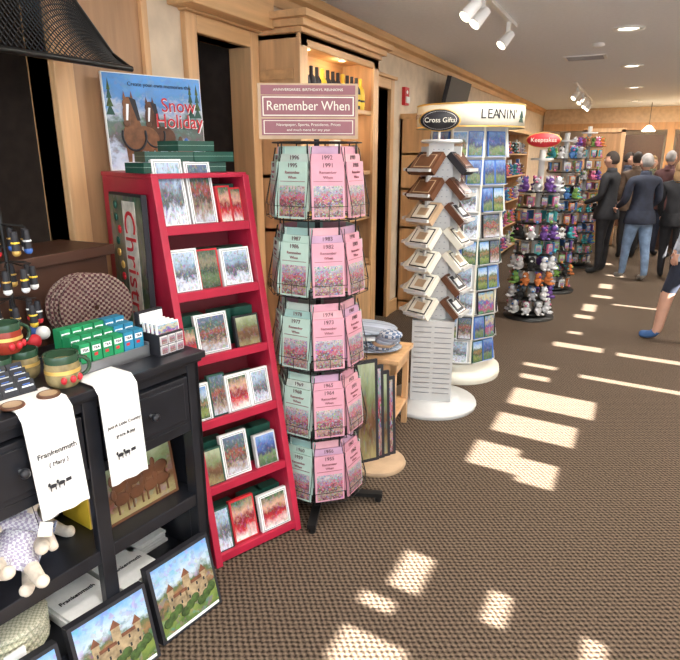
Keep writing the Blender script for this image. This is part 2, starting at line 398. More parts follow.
b.box(steel,0,.26,0,.16,0,.012); b.box(steel,0,.26,0,.006,.0,.04); b.box(steel,0,.26,.154,.16,0,.05); b.box(steel,0,.006,0,.16,0,.05); b.box(steel,.254,.26,0,.16,0,.05)
for r_ in range(3):
    for c in range(6):
        x=.012+c*.04; m=(green if c<4 else teal)
        y=.012+r_*.048; zt=.10+.015*r_
        b.box(m,x,x+.036,y,y+.04,.013,zt); b.box(white,x+.004,x+.032,y-.001,y+.001,zt-.028,zt-.012)
        b.box(redp,x+.008,x+.020,y-.0015,y+.001,zt-.045,zt-.036)
        b.text(ink,'TEA',.012,FR(x+.018,y-.002,zt-.02))
b.build(tloc(.53,.09,.99),TY)
b=MB('magnet_display_box')
b.box(ink,0,.105,0,.12,0,.075); b.box(ink,0,.105,.1,.12,0,.14)
for c in range(3):
    for r_ in range(2):
        b.card(silver,sc_town,.03,.03,FR(.018+c*.034,-.004,.006+r_*.034),t=.004,mg=.003)
for c in range(4): b.card(white,sc_mix,.095,.05,FR(.052,.01+c*.022,.06,0,5),t=.008,mg=.004)
b.box(white,.005,.1,.095,.099,.1,.135)
b.build(tloc(.80,.05,.99),TY)
b=MB('braided_trivet')
for k in range(9):
    r_=.120-k*.013
    pts=[(r_*math.cos(t),.002*math.sin(12*t),r_*math.sin(t)) for t in [2*math.pi*i/28 for i in range(29)]]
    b.tube(braid,pts,.0078,6)
for dx in (.03,.055,.08):
    pts=[(.118*math.cos(t)-dx*.5,dx*.6,.118*math.sin(t)) for t in [2*math.pi*i/28 for i in range(29)]]
    b.tube(braid,pts,.0085,6)
b.build(tloc(.80,.38,1.118),TY-22)
b=MB('name_sign_rack')
b.box(ink,0,.14,0,.1,0,.01)
for k in range(4):
    for c in range(3):
        b.card(ink,None,.044,.035,FR(.024+c*.046,.005+k*.022,.01+k*.012,0,20),t=.003); b.box(white,.008+c*.046,.04+c*.046,.003+k*.022,.004+k*.022,.026+k*.012,.031+k*.012); b.box(blue,.01+c*.046,.03+c*.046,.002+k*.022,.003+k*.022,.034+k*.012,.037+k*.012)
b.build(tloc(.25,.10,.99),TY-5)
b=MB('wood_slice_coasters')
for x,y in ((.20,.03),(.285,.03),(.385,.025),(.17,.10)):
    b.lathe(brn,[(.030,.006),(.032,.009),(.030,.014)],20,FR(x,y,0)); b.lathe(tan,[(.024,.0145),(.0001,.0146)],20,FR(x,y,0),False)
b.build(tloc(0,0,.991),TY)
b=MB('ornament_rack')
b.lathe(blackm,[(.07,0),(.07,.01),(.01,.015)],20); b.cyl(blackm,(0,0,0),(0,0,.5),.006)
for z in (.2,.32,.44):
    for k in range(8):
        t=k*math.pi/4+z*5; p=(.07*math.cos(t),.07*math.sin(t),z)
        b.tube(blackm,[(0,0,z+.01),p],.002,5); b.cyl(ink,(p[0],p[1],z-.07),(p[0],p[1],z-.01),.013,.009,10); b.sph(random.choice([yellow,gold,white,redp,blue]),(p[0],p[1],z-.075),.014,8)
        b.sph(random.choice([yellow,white,gold]),(p[0],p[1],z-.045),(.014,.014,.006),8)
for k in range(7):
    t=k*.9; b.sph((redp,white,blue)[k%3],(.075*math.cos(t),.075*math.sin(t),.07+.01*(k%2)),.024,10)
b.build(tloc(.53,.43,.99),0)

b=MB('horse_picture_frame')
b.card(brn,sc_horse,.31,.24,FR(0,0,0,0,8),t=.02,mg=.012)
M=FR(0,-.003,0,0,8)
for dx in (-.08,-.02,.04,.09):
    for q in(0,1): 
        b.sph(brn,(dx,-.001,.08+.05*q),(.032,.002,.022),12,M); b.sph(brn,(dx-.03,-.0015,.105+.05*q),(.011,.002,.02),10,M); b.box(brn,dx-.022,dx-.016,-.002,0,.03+.05*q,.075+.05*q,M); b.box(brn,dx+.016,dx+.022,-.002,0,.03+.05*q,.075+.05*q,M)
b.build(tloc(.70,.08,.443),TY)
b=MB('children_book_stack')
for k in range(4): b.box((yellow,tan,redp,blue)[k],k*.006,k*.006+.005,0,.16,0,.22-.012*k)
b.build(tloc(.517,.13,.443),TY)
b=MB('folded_tea_towels')
for (x,y,n_) in ((.36,.04,5),(.56,.05,4),(.70,.2,4)):
    for k in range(n_):
        o=random.uniform(-.006,.006); b.box(cloth,x+o,x+.17+o,y,y+.22,k*.013,k*.013+.011)
    M=FR(x+.085,y+.1,n_*.013+.0005)@Matrix.Rotation(R(-90),4,'X'); b.text(ink,'Frankenmuth',.024,M)
b.build(tloc(0,0,.163),TY,bevel=.003)
flor=checkmat('sprigged_cloth',(.66,.62,.48),(.40,.40,.28),130)
b=MB('quilted_cloth_pile')
for k in range(5): b.sph(flor,(.14+.01*k,.13,.02+.022*k),(.16-.01*k,.11,.02),20)
b.box(white,.1,.16,-.01,.0,.06,.10)
b.build(tloc(.05,.04,.163),TY)

# skinned figure helper ---------------------------------------------------
def skinmesh(name,J,bones,lab,matmap,sub=2,root=0):
    names=list(J); me=bpy.data.meshes.new(name)
    me.from_pydata([J[k][0] for k in names],[(names.index(a),names.index(c)) for a,c in bones],[])
    o=bpy.data.objects.new(name,me); S.collection.objects.link(o)
    sk=o.modifiers.new('s','SKIN'); sk.use_smooth_shade=True
    for i,k in enumerate(names):
        me.skin_vertices[0].data[i].radius=(J[k][1],J[k][2]); me.skin_vertices[0].data[i].use_root=(i==root)
    su=o.modifiers.new('u','SUBSURF'); su.levels=sub
    dg=bpy.context.evaluated_depsgraph_get(); nm=bpy.data.meshes.new_from_object(o.evaluated_get(dg))
    bpy.data.objects.remove(o)
    ml=[]; 
    segs=[(Vector(J[a][0]),Vector(J[c][0]),(J[a][1]+J[c][1])/2,lab[(a,c)]) for a,c in bones]
    nm.materials.clear()
    for p in nm.polygons:
        c=p.center; best=None
        for a,d,r,l in segs:
            ab=d-a; t=max(0,min(1,(c-a).dot(ab)/max(1e-9,ab.length_squared))); dist=(a+ab*t-c).length-r
            if best is None or dist<best[0]: best=(dist,l)
        m=matmap(best[1],c)
        if m not in ml: ml.append(m); nm.materials.append(m)
        p.material_index=ml.index(m); p.use_smooth=True
    ob=bpy.data.objects.new(name,nm); S.collection.objects.link(ob); return ob

dollblue=checkmat('doll_dress_blue',(.22,.28,.50),(.62,.63,.70),120); dollwhite=checkmat('doll_dress_white',(.66,.66,.70),(.36,.32,.45),120)
dollskin=mat('doll_muslin',(.66,.58,.48),.9,scale=60,bump=.1); dollgrey=mat('doll_wool_grey',(.30,.33,.40),.95,scale=50,bump=.3); dollpur=mat('doll_purple',(.14,.11,.25),.9,scale=50)
def doll(loc,yaw,pitch,roll,dress,hat):
    J={'p':((0,0,.07),.050,.05),'c':((0,0,.15),.034,.032),'n':((0,0,.19),.016,.016),'h':((0,0,.235),.037,.037),'t':((0,.01,.28),.02,.02),
       'l1':((.035,-.06,.05),.024,.024),'l2':((.06,-.15,.02),.019,.019),'l3':((.06,-.175,.03),.024,.024),
       'r1':((-.035,-.06,.05),.024,.024),'r2':((-.07,-.14,.02),.019,.019),'r3':((-.07,-.165,.03),.024,.024),
       'a1':((.06,-.02,.14),.018,.018),'a2':((.10,-.05,.09),.016,.016),'b1':((-.06,-.02,.14),.018,.018),'b2':((-.10,-.05,.09),.016,.016)}
    B=[('p','c'),('c','n'),('n','h'),('h','t'),('p','l1'),('l1','l2'),('l2','l3'),('p','r1'),('r1','r2'),('r2','r3'),('c','a1'),('a1','a2'),('c','b1'),('b1','b2')]
    lab={k:'d' for k in B}; lab[('n','h')]='f'; lab[('h','t')]='k'; lab[('l1','l2')]=lab[('r1','r2')]='f'; lab[('l2','l3')]=lab[('r2','r3')]='f'; lab[('a1','a2')]=lab[('b1','b2')]='f'
    o=skinmesh('cloth_doll',J,B,lab,lambda l,c:{'d':dress,'f':dollskin,'k':hat}[l])
    d=MB('face')
    for x in(-.012,.012): d.sph(ink,(x,-.036,.243),.004,8)
    d.sph(redp,(0,-.038,.228),(.007,.003,.003),8); d.lathe(hat,[(.06,.25),(.04,.258),(.036,.275),(.02,.29)],16,None,False)
    d.lathe(dress,[(.085,.03),(.07,.07),(.045,.13)],20,None,False)
    d.build(parent=o)
    o.matrix_world=Matrix.Translation(loc)@Matrix.Rotation(R(yaw),4,'Z')@Matrix.Rotation(R(roll),4,'Y')@Matrix.Rotation(R(pitch),4,'X')
    return o
doll(tloc(.375,.10,.462),TY-10,-35,-62,dollblue,dollpur); doll(tloc(.22,.10,.475),TY-25,-20,30,dollwhite,dollgrey); doll(tloc(.10,.12,.475),TY+10,-20,0,dollblue,dollgrey)
doll(tloc(.35,.29,.47),TY+10,-15,55,dollwhite,dollgrey)
b=MB('price_tag'); b.add([(0,0,0),(.04,0,-.02),(.05,0,.02),(.015,0,.04)],[(0,1,2,3)],cream); b.tube(blackm,[(.01,0,.03),(.0,0,.1)],.001,5); b.build(tloc(.255,-.05,.64),TY)

stone=mat('castle_stone_print',(.32,.24,.14),.5,var=.35,scale=60); roof=mat('castle_roof_print',(.16,.06,.03),.5,var=.3,scale=60); foliage=mat('foliage_print',(.05,.09,.02),.6,var=.6,scale=50)
for (x,y,yaw,sd,ww,hh) in ((-1.262,1.40,79,11,.27,.285),(-1.30,1.10,77,23,.27,.27),(-1.36,.80,77,31,.27,.26)):
    b=MB('boxed_jigsaw_puzzle'); b.card(ink,sc_summer,ww,hh,FR(0,0,.006,0,13),t=.035,mg=.012,seed=sd)
    M=FR(0,-.0022,.006,0,13)
    for (xa,xb,zt,rf) in ((-.08,-.055,.17,1),(-.06,.0,.14,0),(-.01,.02,.19,1),(.02,.07,.15,0),(.065,.09,.165,1)):
        b.box(stone,xa,xb,-.001,0,.07,zt,M)
        if rf: b.add([(xa-.004,-.0014,zt),(xb+.004,-.0014,zt),((xa+xb)/2,-.0014,zt+.028)],[(0,1,2)],roof,M)
        else: b.box(roof,xa,xb,-.0014,0,zt-.004,zt+.008,M)
        for q in range(2): b.box(ink,(xa+xb)/2-.003,(xa+xb)/2+.003,-.0016,0,.10+.03*q,.112+.03*q,M)
    for k in range(9): b.sph(foliage,(-.10+.025*k,-.0012,.065+.012*(k*7%3)),(.02,.0012,.018),8,M)
    b.box(white,-ww/2+.015,ww/2-.015,-.001,0,.012,.022,M)
    b.build((x,y,0),yaw)

# ------------------------------------------------------------ red shelf
RO=(-1.378,1.69,0); RY=66
b=MB('red_display_shelf')
Wd=.426; sl=.33/1.56
side=[(0,0),(.86,0),(.86,1.56),(.33,1.56)]
for x in (0,Wd-.02): b.prism(red,side,x,x+.02)
for x in (0,Wd-.02):
    b.prism(red,[(-.008,0),(.03,0),(.36,1.57),(.322,1.57)],x-.004,x+.026)
sz=[.035,.32,.59,.85,1.11,1.37]
for z in sz:
    y=sl*z; b.box(red,.02,Wd-.02,y,y+.19,z-.02,z); b.box(red,.02,Wd-.02,y-.004,y+.014,z-.025,z+.012)
b.prism(redd,[(.2,0),(.215,0),(.545,1.56),(.53,1.56)],.02,Wd-.02)
b.box(red,0,Wd,.33,.87,1.56,1.58)
redshelf=b.build(RO,RY,bevel=.003)
cards=MB('boxed_christmas_cards')
rows=[
 (5,[(.085,.125,.27,white,sc_winter),(.22,.115,.26,white,sc_village),(.315,.065,.16,redp,sc_red),(.378,.06,.15,redp,sc_red)]),
 (4,[(.09,.12,.18,white,sc_winter),(.20,.10,.17,redp,sc_wreath),(.325,.14,.165,white,sc_winter)]),
 (3,[(.06,.06,.13,dgreen,sc_red),(.17,.15,.17,white,sc_village),(.33,.12,.14,ink,sc_horse)]),
 (2,[(.06,.09,.16,white,sc_summer),(.15,.08,.18,dgreen,sc_village),(.24,.115,.165,white,sc_red),(.355,.10,.16,white,sc_winter)]),
 (1,[(.07,.09,.16,dgreen,sc_horse),(.185,.13,.19,white,sc_village),(.33,.11,.15,silver,sc_blue)]),
 (0,[(.06,.09,.19,dgreen,sc_winter),(.175,.12,.19,redp,sc_red),(.325,.15,.17,white,sc_red)])]
for zi,L_ in rows:
    z=sz[zi]; y=sl*z
    for k,(x,w,h,e,p) in enumerate(L_):
        M=FR(x,y+.022+.012*(k%2),z+.001,0,13)
        cards.card(e,p,w,h,M,t=.022,mg=.014 if e is white else .008)
        if e is white:
            for (xa,xb,za,zb) in ((-w/2+.008,w/2-.008,.008,.0095),(-w/2+.008,w/2-.008,h-.0095,h-.008),(-w/2+.008,-w/2+.0095,.008,h-.008),(w/2-.0095,w/2-.008,.008,h-.008)): cards.box(dgreen,xa,xb,-.001,0,za,zb,M)
    for x in (.1,.25,.34):
        if zi in(5,4,3,1,0): cards.box(dgreen,x-.05,x+.06,y+.11,y+.165,z,z+.16)
    if zi==2: cards.box(dgreen,.05,.37,y+.11,y+.165,z,z+.13)
cards.build(RO,RY)
b=MB('green_gift_boxes')
for x,y,z,yaw,w in ((.08,.45,1.581,8,.2),(.27,.47,1.581,-5,.2),(.12,.46,1.623,-6,.2),(.30,.45,1.623,4,.19),(.22,.46,1.665,10,.18)):
    b.box(dgreen,-w/2,w/2,-.07,.07,0,.04,FR(x,y,z,yaw)); b.box(mint,-w/2-.001,w/2+.001,-.071,.071,.022,.023,FR(x,y,z,yaw))
b.build(RO,RY)
b=MB('christmas_sign')
b.box(ink,-.035,-.012,.36,.70,.75,1.50)
b.add([(-.037,.70,.76),(-.037,.36,.76),(-.037,.36,1.49),(-.037,.70,1.49)],[(0,1,2,3)],sc_wreath,uvs=[[(5,0),(5.98,0),(5.98,1),(5,1)]])
M=Matrix.Translation((-.041,.49,1.13))@Matrix.Rotation(R(-90),4,'Z')@Matrix.Rotation(R(90),4,'Y')
mottl=mat('mottled_sign_cream',(.66,.64,.55),.6,var=.25,scale=25)
b.box(mottl,-.0385,-.037,.425,.555,.78,1.47)
b.text(redp,'Christmas',.15,M)
for k in range(14):
    b.sph(random.choice([redp,dgreen,gold]),(-.04,random.choice([.60,.63,.66,.39]),.8+.05*k),(.006,.018,.018),8)
b.build(RO,RY)
b=MB('snow_holiday_poster')
b.box(white,-.24,.24,0,.015,0,.42)
b.add([(-.236,-.002,.004),(.236,-.002,.004),(.236,-.002,.416),(-.236,-.002,.416)],[(0,1,2,3)],sc_snow,uvs=[[(41,0),(41.98,0),(41.98,1),(41,1)]])
horse=mat('horse_brown',(.085,.032,.014),.6,var=.3,scale=40); horse2=mat('horse_chestnut',(.17,.07,.028),.6,var=.3,scale=40); sled=mat('sleigh_red',(.35,.04,.04),.5)
def phorse(dx,dz,hm,g=1.3,d=0):
    # draft horse seen three-quarter from the front
    P=Matrix.Translation((dx,-.003-d,dz))@Matrix.Diagonal((g,1,g,1))
    b.sph(hm,(.030,0,.01),(.045,.002,.036),18,P); b.sph(hm,(-.004,-.0005,.01),(.034,.002,.046),18,P)
    b.add([(-.030,-.002,.035),(.024,-.002,.035),(.006,-.002,.105),(-.026,-.002,.105)],[(0,1,2,3)],hm,P)
    b.sph(hm,(-.012,-.0025,.105),(.018,.002,.020),14,P); b.sph(hm,(-.020,-.0032,.075),(.012,.002,.030),14,P); b.sph(brn,(-.022,-.0036,.052),(.0105,.002,.010),12,P)
    b.add([(-.019,-.0058,.105),(-.011,-.0058,.105),(-.018,-.0058,.06),(-.024,-.0058,.06)],[(0,1,2,3)],white,P)
    for q in (-.024,-.002): b.add([(q-.004,-.003,.118),(q+.006,-.003,.120),(q+.001,-.003,.142)],[(0,1,2)],hm,P)
    b.add([(-.010,-.0054,.125),(.010,-.0054,.118),(.020,-.0054,.06),(.010,-.0054,.06)],[(0,1,2,3)],ink,P)
    pts=[(.036*math.cos(t)-.003,-.0045,.018+.042*math.sin(t)) for t in [math.pi*k/10 for k in range(9,22)]]; b.tube(ink,pts,.0035,5,P)
    for q,zz in ((-.024,-.085),(.004,-.078),(.045,-.07),(.064,-.066)): b.add([(q-.007,-.001,-.015),(q+.010,-.001,-.015),(q+.006,-.001,zz+.02),(q-.004,-.001,zz+.02)],[(0,1,2,3)],hm,P); b.add([(q-.005,-.002,zz+.028),(q+.007,-.002,zz+.028),(q+.010,-.002,zz),(q-.008,-.002,zz)],[(0,1,2,3)],white,P)
phorse(-.015,.135,horse,1.35); phorse(-.115,.125,horse2,1.55,.003)
b.box(sled,.09,.17,-.004,-.002,.06,.10); b.sph(brn,(.11,-.004,.125),(.014,.002,.03),8); b.sph(blue,(.14,-.004,.12),(.014,.002,.028),8); b.box(ink,.07,.19,-.004,-.002,.04,.044)
for px in (-.215,.215,.18): 
    for k in range(4): b.add([(px-.02+.004*k,-.0024-.0001*k,.24+.035*k),(px+.02-.004*k,-.0024-.0001*k,.24+.035*k),(px,-.0024-.0001*k,.29+.035*k)],[(0,1,2)],foliage if k%2 else dgreen)
for t,z in (('Snow',.285),('Holiday',.215)):
    b.text(white,t,.088,FR(.112,-.0125,z),.92); b.text(redp,t,.088,FR(.109,-.0145,z+.003),.9)
b.text(ink,'Create your own memories this',.024,FR(.03,-.004,.375))
o=b.build((-2.045,2.30,1.582),67); o.rotation_euler=(R(-3),0,R(67))

# ------------------------------------------------------------ booklet spinner
SC=(-1.24,2.355,0)
b=MB('wire_booklet_spinner')
b.cyl(blackm,(0,0,.05),(0,0,1.90),.012)
for k in range(4):
    t=R(20+90*k); b.box(blackm,0,.31,-.02,.02,.025,.045,Matrix.Rotation(t,4,'Z')); b.cyl(blackm,(.29*math.cos(t),.29*math.sin(t),0),(.29*math.cos(t),.29*math.sin(t),.03),.018)
b.cyl(blackm,(0,0,.03),(0,0,.07),.05)
ap=.182; camang=math.degrees(math.atan2(-2.34,1.15))
mints=[mint,mat('sage_paper',(.44,.52,.47),.5),mat('teal_paper',(.28,.44,.41),.5)]; pinks=[pink,mat('rose_paper',(.62,.33,.37),.5),mat('lilac_paper',(.46,.28,.40),.5)]
yrink=mat('year_ink',(.12,.06,.07),.6)
for k in range(8):
    yaw=camang+90+(k*45+15)
    F=Matrix.Rotation(R(yaw),4,'Z')@Matrix.Translation((0,-ap,0))
    left = (k in (7,6,4,2))
    for r_ in range(5):
        z=.10+r_*.325
        for q in range(3):
            pm=(mints if left else pinks)[(k+r_+q*2)%3 if q else 0]
            M=F@FR(0,-.018+q*.015,z+.030*q,0,4)
            b.card(pm,sc_town,.138,.225,M,t=.008,mg=.008,z0=0,z1=.62,seed=17+k+r_*3+q)
            if q<2: b.text(yrink,str(1955+((k*7+r_*9+q)%45)),.024,M@FR(0,-.003,.210)); 
            if q==0: b.text(mauve,'Remember',.016,M@FR(0,-.003,.183)); b.text(mauve,'When',.016,M@FR(0,-.003,.163)); b.box(mauve,-.06,.06,-.002,0,.147,.149,M)
        for x in (-.074,0,.074): b.tube(blackm,[F@Vector((x,-.030,z-.004)),F@Vector((x,-.032,z+.05))],.0013,4)
        for zz in (z-.004,z+.05): b.tube(blackm,[F@Vector((-.078,-.031,zz)),F@Vector((.078,-.031,zz))],.0016,4)
        for x in (-.076,.076): b.tube(blackm,[F@Vector((x,-.03,z)),F@Vector((x,.02,z))],.0016,4); b.tube(blackm,[F@Vector((x,-.031,z+.05)),F@Vector((x,.02,z+.28))],.0016,4)
    b.tube(blackm,[F@Vector((-.075,.03,.09)),F@Vector((-.075,.03,1.70))],.003,6)
for z in (.09,.415,.74,1.065,1.39,1.70):
    pts=[(.19*math.cos(R(t*22.5)),.19*math.sin(R(t*22.5)),z) for t in range(17)]; b.tube(blackm,pts,.003,5); b.tube(blackm,[(-.19,0,z),(.19,0,z)],.003,5); b.tube(blackm,[(0,-.19,z),(0,.19,z)],.003,5)
b.build(SC)
b=MB('remember_when_sign')
G=Matrix.Diagonal((.82,.9,.72,1))
b.box(mauve,-.235,.235,0,.012,.22,.27,G); b.box(mauve,-.235,.235,0,.012,.1,.215,G); b.box(cream,-.228,.228,-.002,0,.106,.209,G); b.box(mauve,-.222,.222,-.004,0,.112,.203,G)
b.box(mauve,-.235,.235,0,.012,0,.09,G); b.box(cream,-.225,.225,-.002,0,.008,.082,G); b.box(mauve,-.22,.22,-.004,0,.012,.078,G)
b.box(tan,-.25,-.235,0,.014,-.01,.28,G); b.box(tan,.235,.25,0,.014,-.01,.28,G); b.box(tan,-.25,.25,.001,.014,.268,.28,G);b.box(tan,-.25,.25,.001,.014,-.02,0,G); b.box(tan,-.24,.24,.002,.012,.088,.102,G); b.box(tan,-.24,.24,.002,.012,.213,.222,G)
b.text(cream,'Remember When',.072,G@FR(0,-.006,.158),.80); b.text(cream,'ANNIVERSARIES, BIRTHDAYS, REUNIONS',.019,G@FR(0,-.003,.245)); b.text(cream,'Newspaper, Sports, Presidents, Prices',.021,G@FR(0,-.006,.058)); b.text(cream,'and much more for any year',.019,G@FR(0,-.006,.03))
b.build((-1.250,2.304,1.728),29)

b=MB('framed_board_stand')
b.lathe(tan,[(.16,0),(.165,.01),(.16,.022)],28)
for k in range(4): b.card(ink,sc_town if k%2 else sc_horse,.14,.58-.04*k,FR(-.03+.02*k,-.05+.035*k,.023,50,4),t=.015,mg=.018)
b.build((-1.12,2.80,0))
b=MB('wooden_side_table')
for x in(-.25,.215):
    for y in(-.17,.135): b.box(maple,x,x+.035,y,y+.035,0,.5)
b.box(maple,-.27,.27,-.19,.19,.5,.525); b.box(maple,-.25,.25,-.17,-.155,.43,.5); b.box(maple,.235,.25,-.17,.17,.43,.5); b.box(maple,-.25,.25,-.17,.17,.15,.17)
b.build((-1.38,3.20,0),6,bevel=.003)
b=MB('folded_throw_blankets')
stripe=mat('striped_throw',(.34,.38,.45),.9,var=.55,scale=3,stretch=(1,30,1))
for k in range(4): b.sph((stripe,plaid,cloth,stripe)[k],(0,0,.02+.036*k),(.24-.01*k,.16,.022),22)
for k in range(5): b.sph((plaid,tan,stripe,dollgrey,plaid)[k],(.14+.015*k,-.09-.005*k,.05+.02*k),(.07,.06,.03),14)
b.build((-1.38,3.20,.527),6)

# ------------------------------------------------------------ white frame spinner
b=MB('picture_frame_spinner')
b.lathe(greyw,[(.31,0),(.315,.015),(.31,.03),(.2,.032),(.19,.06),(.1,.065)],36)
T=Matrix.Rotation(R(16),4,'Z')
b.box(greyw,-.135,.135,-.135,.135,.065,.62,T); b.box(greyw,-.075,.075,-.075,.075,.62,1.72,T)
for k in range(4):
    F=Matrix.Rotation(R(16+90*k),4,'Z')
    for z in [.12+.035*i for i in range(14)]: b.box(steel,-.12,-.01,-.1355,-.1345,z,z+.006,F); b.box(steel,.01,.12,-.1355,-.1345,z,z+.006,F)
    for z in [.64+.04*i for i in range(27)]:
        for x in (-.045,-.015,.015,.045): b.box(steel,x-.005,x+.005,-.0755,-.0745,z,z+.005,F)
for wi,wy in enumerate((-38,70,142,-110)):
    F=Matrix.Rotation(R(16+wy),4,'Z')
    b.box(greyw,-.008,.008,-.13,-.07,.62,1.7,F)
    for r_ in range(7):
        z=.66+r_*.15
        dark = r_>=5 or (wi in(1,2) and r_ in (0,1,4)) 
        m=(ink if (r_==6 and wi%2) else brn) if dark else (tan if r_==4 else cream)
        M=F@FR(0,-.20,z,0,44)
        b.box(m,-.092,.092,0,.04,0,.152,M)
        b.box(brn if r_>=5 else (ink if not dark else silver),-.072,.072,-.003,.0,.018,.134,M)
        b.box(tan if (r_>=5 and wi%2==0) else (ink if r_>=5 else (cream if not dark else ink)),-.064,.064,-.0045,-.001,.026,.126,M)
        if r_<5: b.box(white if dark else tan,-.035,.035,-.006,-.003,.045,.10,M)
        else: b.box(brn,-.058,.058,-.006,-.003,.032,.120,M)
        b.box(greyw,-.085,.085,-.215,-.195,z-.006,z+.012,F); b.box(greyw,-.01,.01,-.2,-.08,z-.008,z-.003,F)
b.lathe(greyw,[(.12,1.72),(.13,1.73),(.12,1.74)],28)
b.build((-1.11,3.76,0))
b=MB('oval_gift_sign')
b.cyl(greyw,(0,.0,-.07),(0,0,.0),.008)
for m_,r_,y in ((gold,1.0,-.005),(ink,.93,-.008),(silver,.8,-.0095),(ink,.78,-.011)):
    b.lathe(m_,[(.0001,0),(.125*r_,0),(.125*r_,.006),(.0001,.006)],32,Matrix.Translation((0,y,.05))@Matrix.Diagonal((1,1,.52,1))@Matrix.Rotation(R(90),4,'X'))
b.text(cream,'Cross Gifts',.04,FR(0,-.02,.05))
b.build((-1.11,3.70,1.80),17)

# ------------------------------------------------------------ tall card tower
b=MB('greeting_card_tower')
b.lathe(cream,[(.33,0),(.335,.02),(.33,.07),(.25,.075),(.24,.13)],36)
b.lathe(steel,[(.11,.13),(.11,1.9)],24)
for k in range(8):
    F=Matrix.Rotation(R(13+45*k),4,'Z')
    b.box(greyw,-.1,.1,-.252,-.24,.15,1.84,F)
    for x in (-.105,.105): b.box(cream,x-.005,x+.005,-.262,-.24,.15,1.84,F)
    for r_ in range(9):
        z=.16+r_*.185
        for x in ((-.052,.052) if (r_+k)%3 else (0,)):
            e,p=random.choice([(blue,sc_summer),(ink,sc_mix),(white,sc_winter),(blue,sc_blue),(dgreen,sc_mix),(white,sc_summer),(ink,sc_blue),(dgreen,sc_summer),(blue,sc_blue),(ink,sc_village)])
            b.card(e,p,.1 if (r_+k)%3 else .165,.165,F@FR(x,-.282,z,0,6),t=.012,mg=.006)
        b.box(greyw,-.1,.1,-.288,-.252,z-.005,z,F)
b.lathe(cream,[(.365,1.83),(.375,1.83),(.375,1.98),(.365,1.98),(.365,1.83)],48,None,False)
b.lathe(gold,[(.378,1.828),(.378,1.838)],48,None,False); b.lathe(gold,[(.378,1.972),(.378,1.982)],48,None,False)
b.lathe(cream,[(.0001,1.84),(.37,1.84)],36,None,False)
for i,ch in enumerate("LEANIN'"):
    a=R(13+14+i*6.6)
    b.text(ink,ch,.085,Matrix.Rotation(a,4,'Z')@FR(0,-.379,1.905),.9)
M=Matrix.Rotation(R(13+64),4,'Z')@FR(0,-.379,1.83)
b.add([(-.04,0,.03),(.04,0,.03),(0,0,.08),(-.03,-.001,.06),(.03,-.001,.06),(0,-.001,.12)],[(0,1,2),(3,4,5)],dgreen,M)
for i,ch in enumerate("GREETING CARDS"):
    if ch!=' ': b.text(mauve,ch,.04,Matrix.Rotation(R(-75+i*4.5),4,'Z')@FR(0,-.379,1.905),.9)
b.build((-1.12,4.47,0))

# ------------------------------------------------------------ toy spinners
furs=[mat('plush_'+n_,c,.95,var=.15,scale=60,bump=.3) for n_,c in (('white',(.66,.66,.67)),('pink',(.55,.14,.26)),('purple',(.14,.06,.26)),('blue',(.06,.16,.38)),('black',(.02,.02,.02)),('brown',(.18,.1,.05)),('lime',(.18,.34,.08)),('teal',(.04,.28,.30)),('orange',(.55,.18,.05)),('grey',(.35,.35,.37)))]
def plushy(b,M,m,m2,s=1.):
    b.sph(m,(0,0,.05*s),(.042*s,.038*s,.05*s),10,M); b.sph(m,(0,-.015*s,.115*s),.036*s,10,M); b.sph(m2,(0,-.048*s,.108*s),(.016*s,.014*s,.012*s),8,M)
    for x in(-1,1):
        b.sph(m2,(x*.027*s,-.005*s,.148*s),(.013*s,.008*s,.016*s),8,M); b.sph(m,(x*.042*s,-.025*s,.06*s),(.014*s,.03*s,.014*s),8,M); b.sph(m,(x*.026*s,-.05*s,.014*s),(.016*s,.035*s,.014*s),8,M); b.sph(furs[4],(x*.013*s,-.048*s,.125*s),.005*s,6,M)
def toyspinner(name,loc,sign,h,rad,kinds,na=9):
    b=MB(name); b.lathe(blackm,[(rad+.04,0),(rad+.04,.02),(.06,.04)],28); b.cyl(greyw,(0,0,0),(0,0,h+.1),.03)
    rows=int((h-.08)/.155)
    for r_ in range(rows):
        z=.06+r_*.155; k_=kinds[r_%len(kinds)]
        b.lathe(blackm,[(rad*.92,z-.008),(rad*.94,z),(.03,z)],24,None,False)
        for k in range(na):
            M=Matrix.Rotation(R(360/na*k+r_*15),4,'Z')@FR(0,-rad*.8,z)
            if k_=='p': plushy(b,M,random.choice(furs),random.choice(furs),.88)
            elif k_=='w': plushy(b,M,random.choice([furs[0],furs[9],furs[2],furs[4],furs[0]]),random.choice([furs[1],furs[0],furs[3]]),.92)
            else:
                b.tube(greyw,[M@Vector((0,.1,.13)),M@Vector((0,-.03,.13))],.003,5); b.card(random.choice(furs),sc_mix,.07,.09,M@FR(0,-.02,.02),t=.02); b.sph(random.choice(furs),(0,-.03,.02),.016,8,M)
    b.lathe(greyw,[(rad*.5,h),(rad*.5,h+.02)],20)
    if sign:
        M=FR(0,-.03,h+.19,15)
        for m_,r_,y in ((gold,1.0,0),(redp,.93,-.004)):
            b.lathe(m_,[(.0001,0),(.17*r_,0),(.17*r_,.008),(.0001,.008)],28,M@Matrix.Translation((0,y,0))@Matrix.Diagonal((1,1,.42,1))@Matrix.Rotation(R(90),4,'X'))
        b.text(cream,'Keepsakes',.058,M@FR(0,-.014,0))
    b.build(loc)
toyspinner('plush_toy_spinner',(-.87,6.45,0),True,1.60,.22,['w','w','p','w','k','w','k','k','w'])
toyspinner('keychain_spinner',(-.80,7.9,0),False,1.80,.21,['k','p','k'])
toyspinner('souvenir_spinner',(-.70,9.9,0),False,1.95,.22,['k','k','p'])
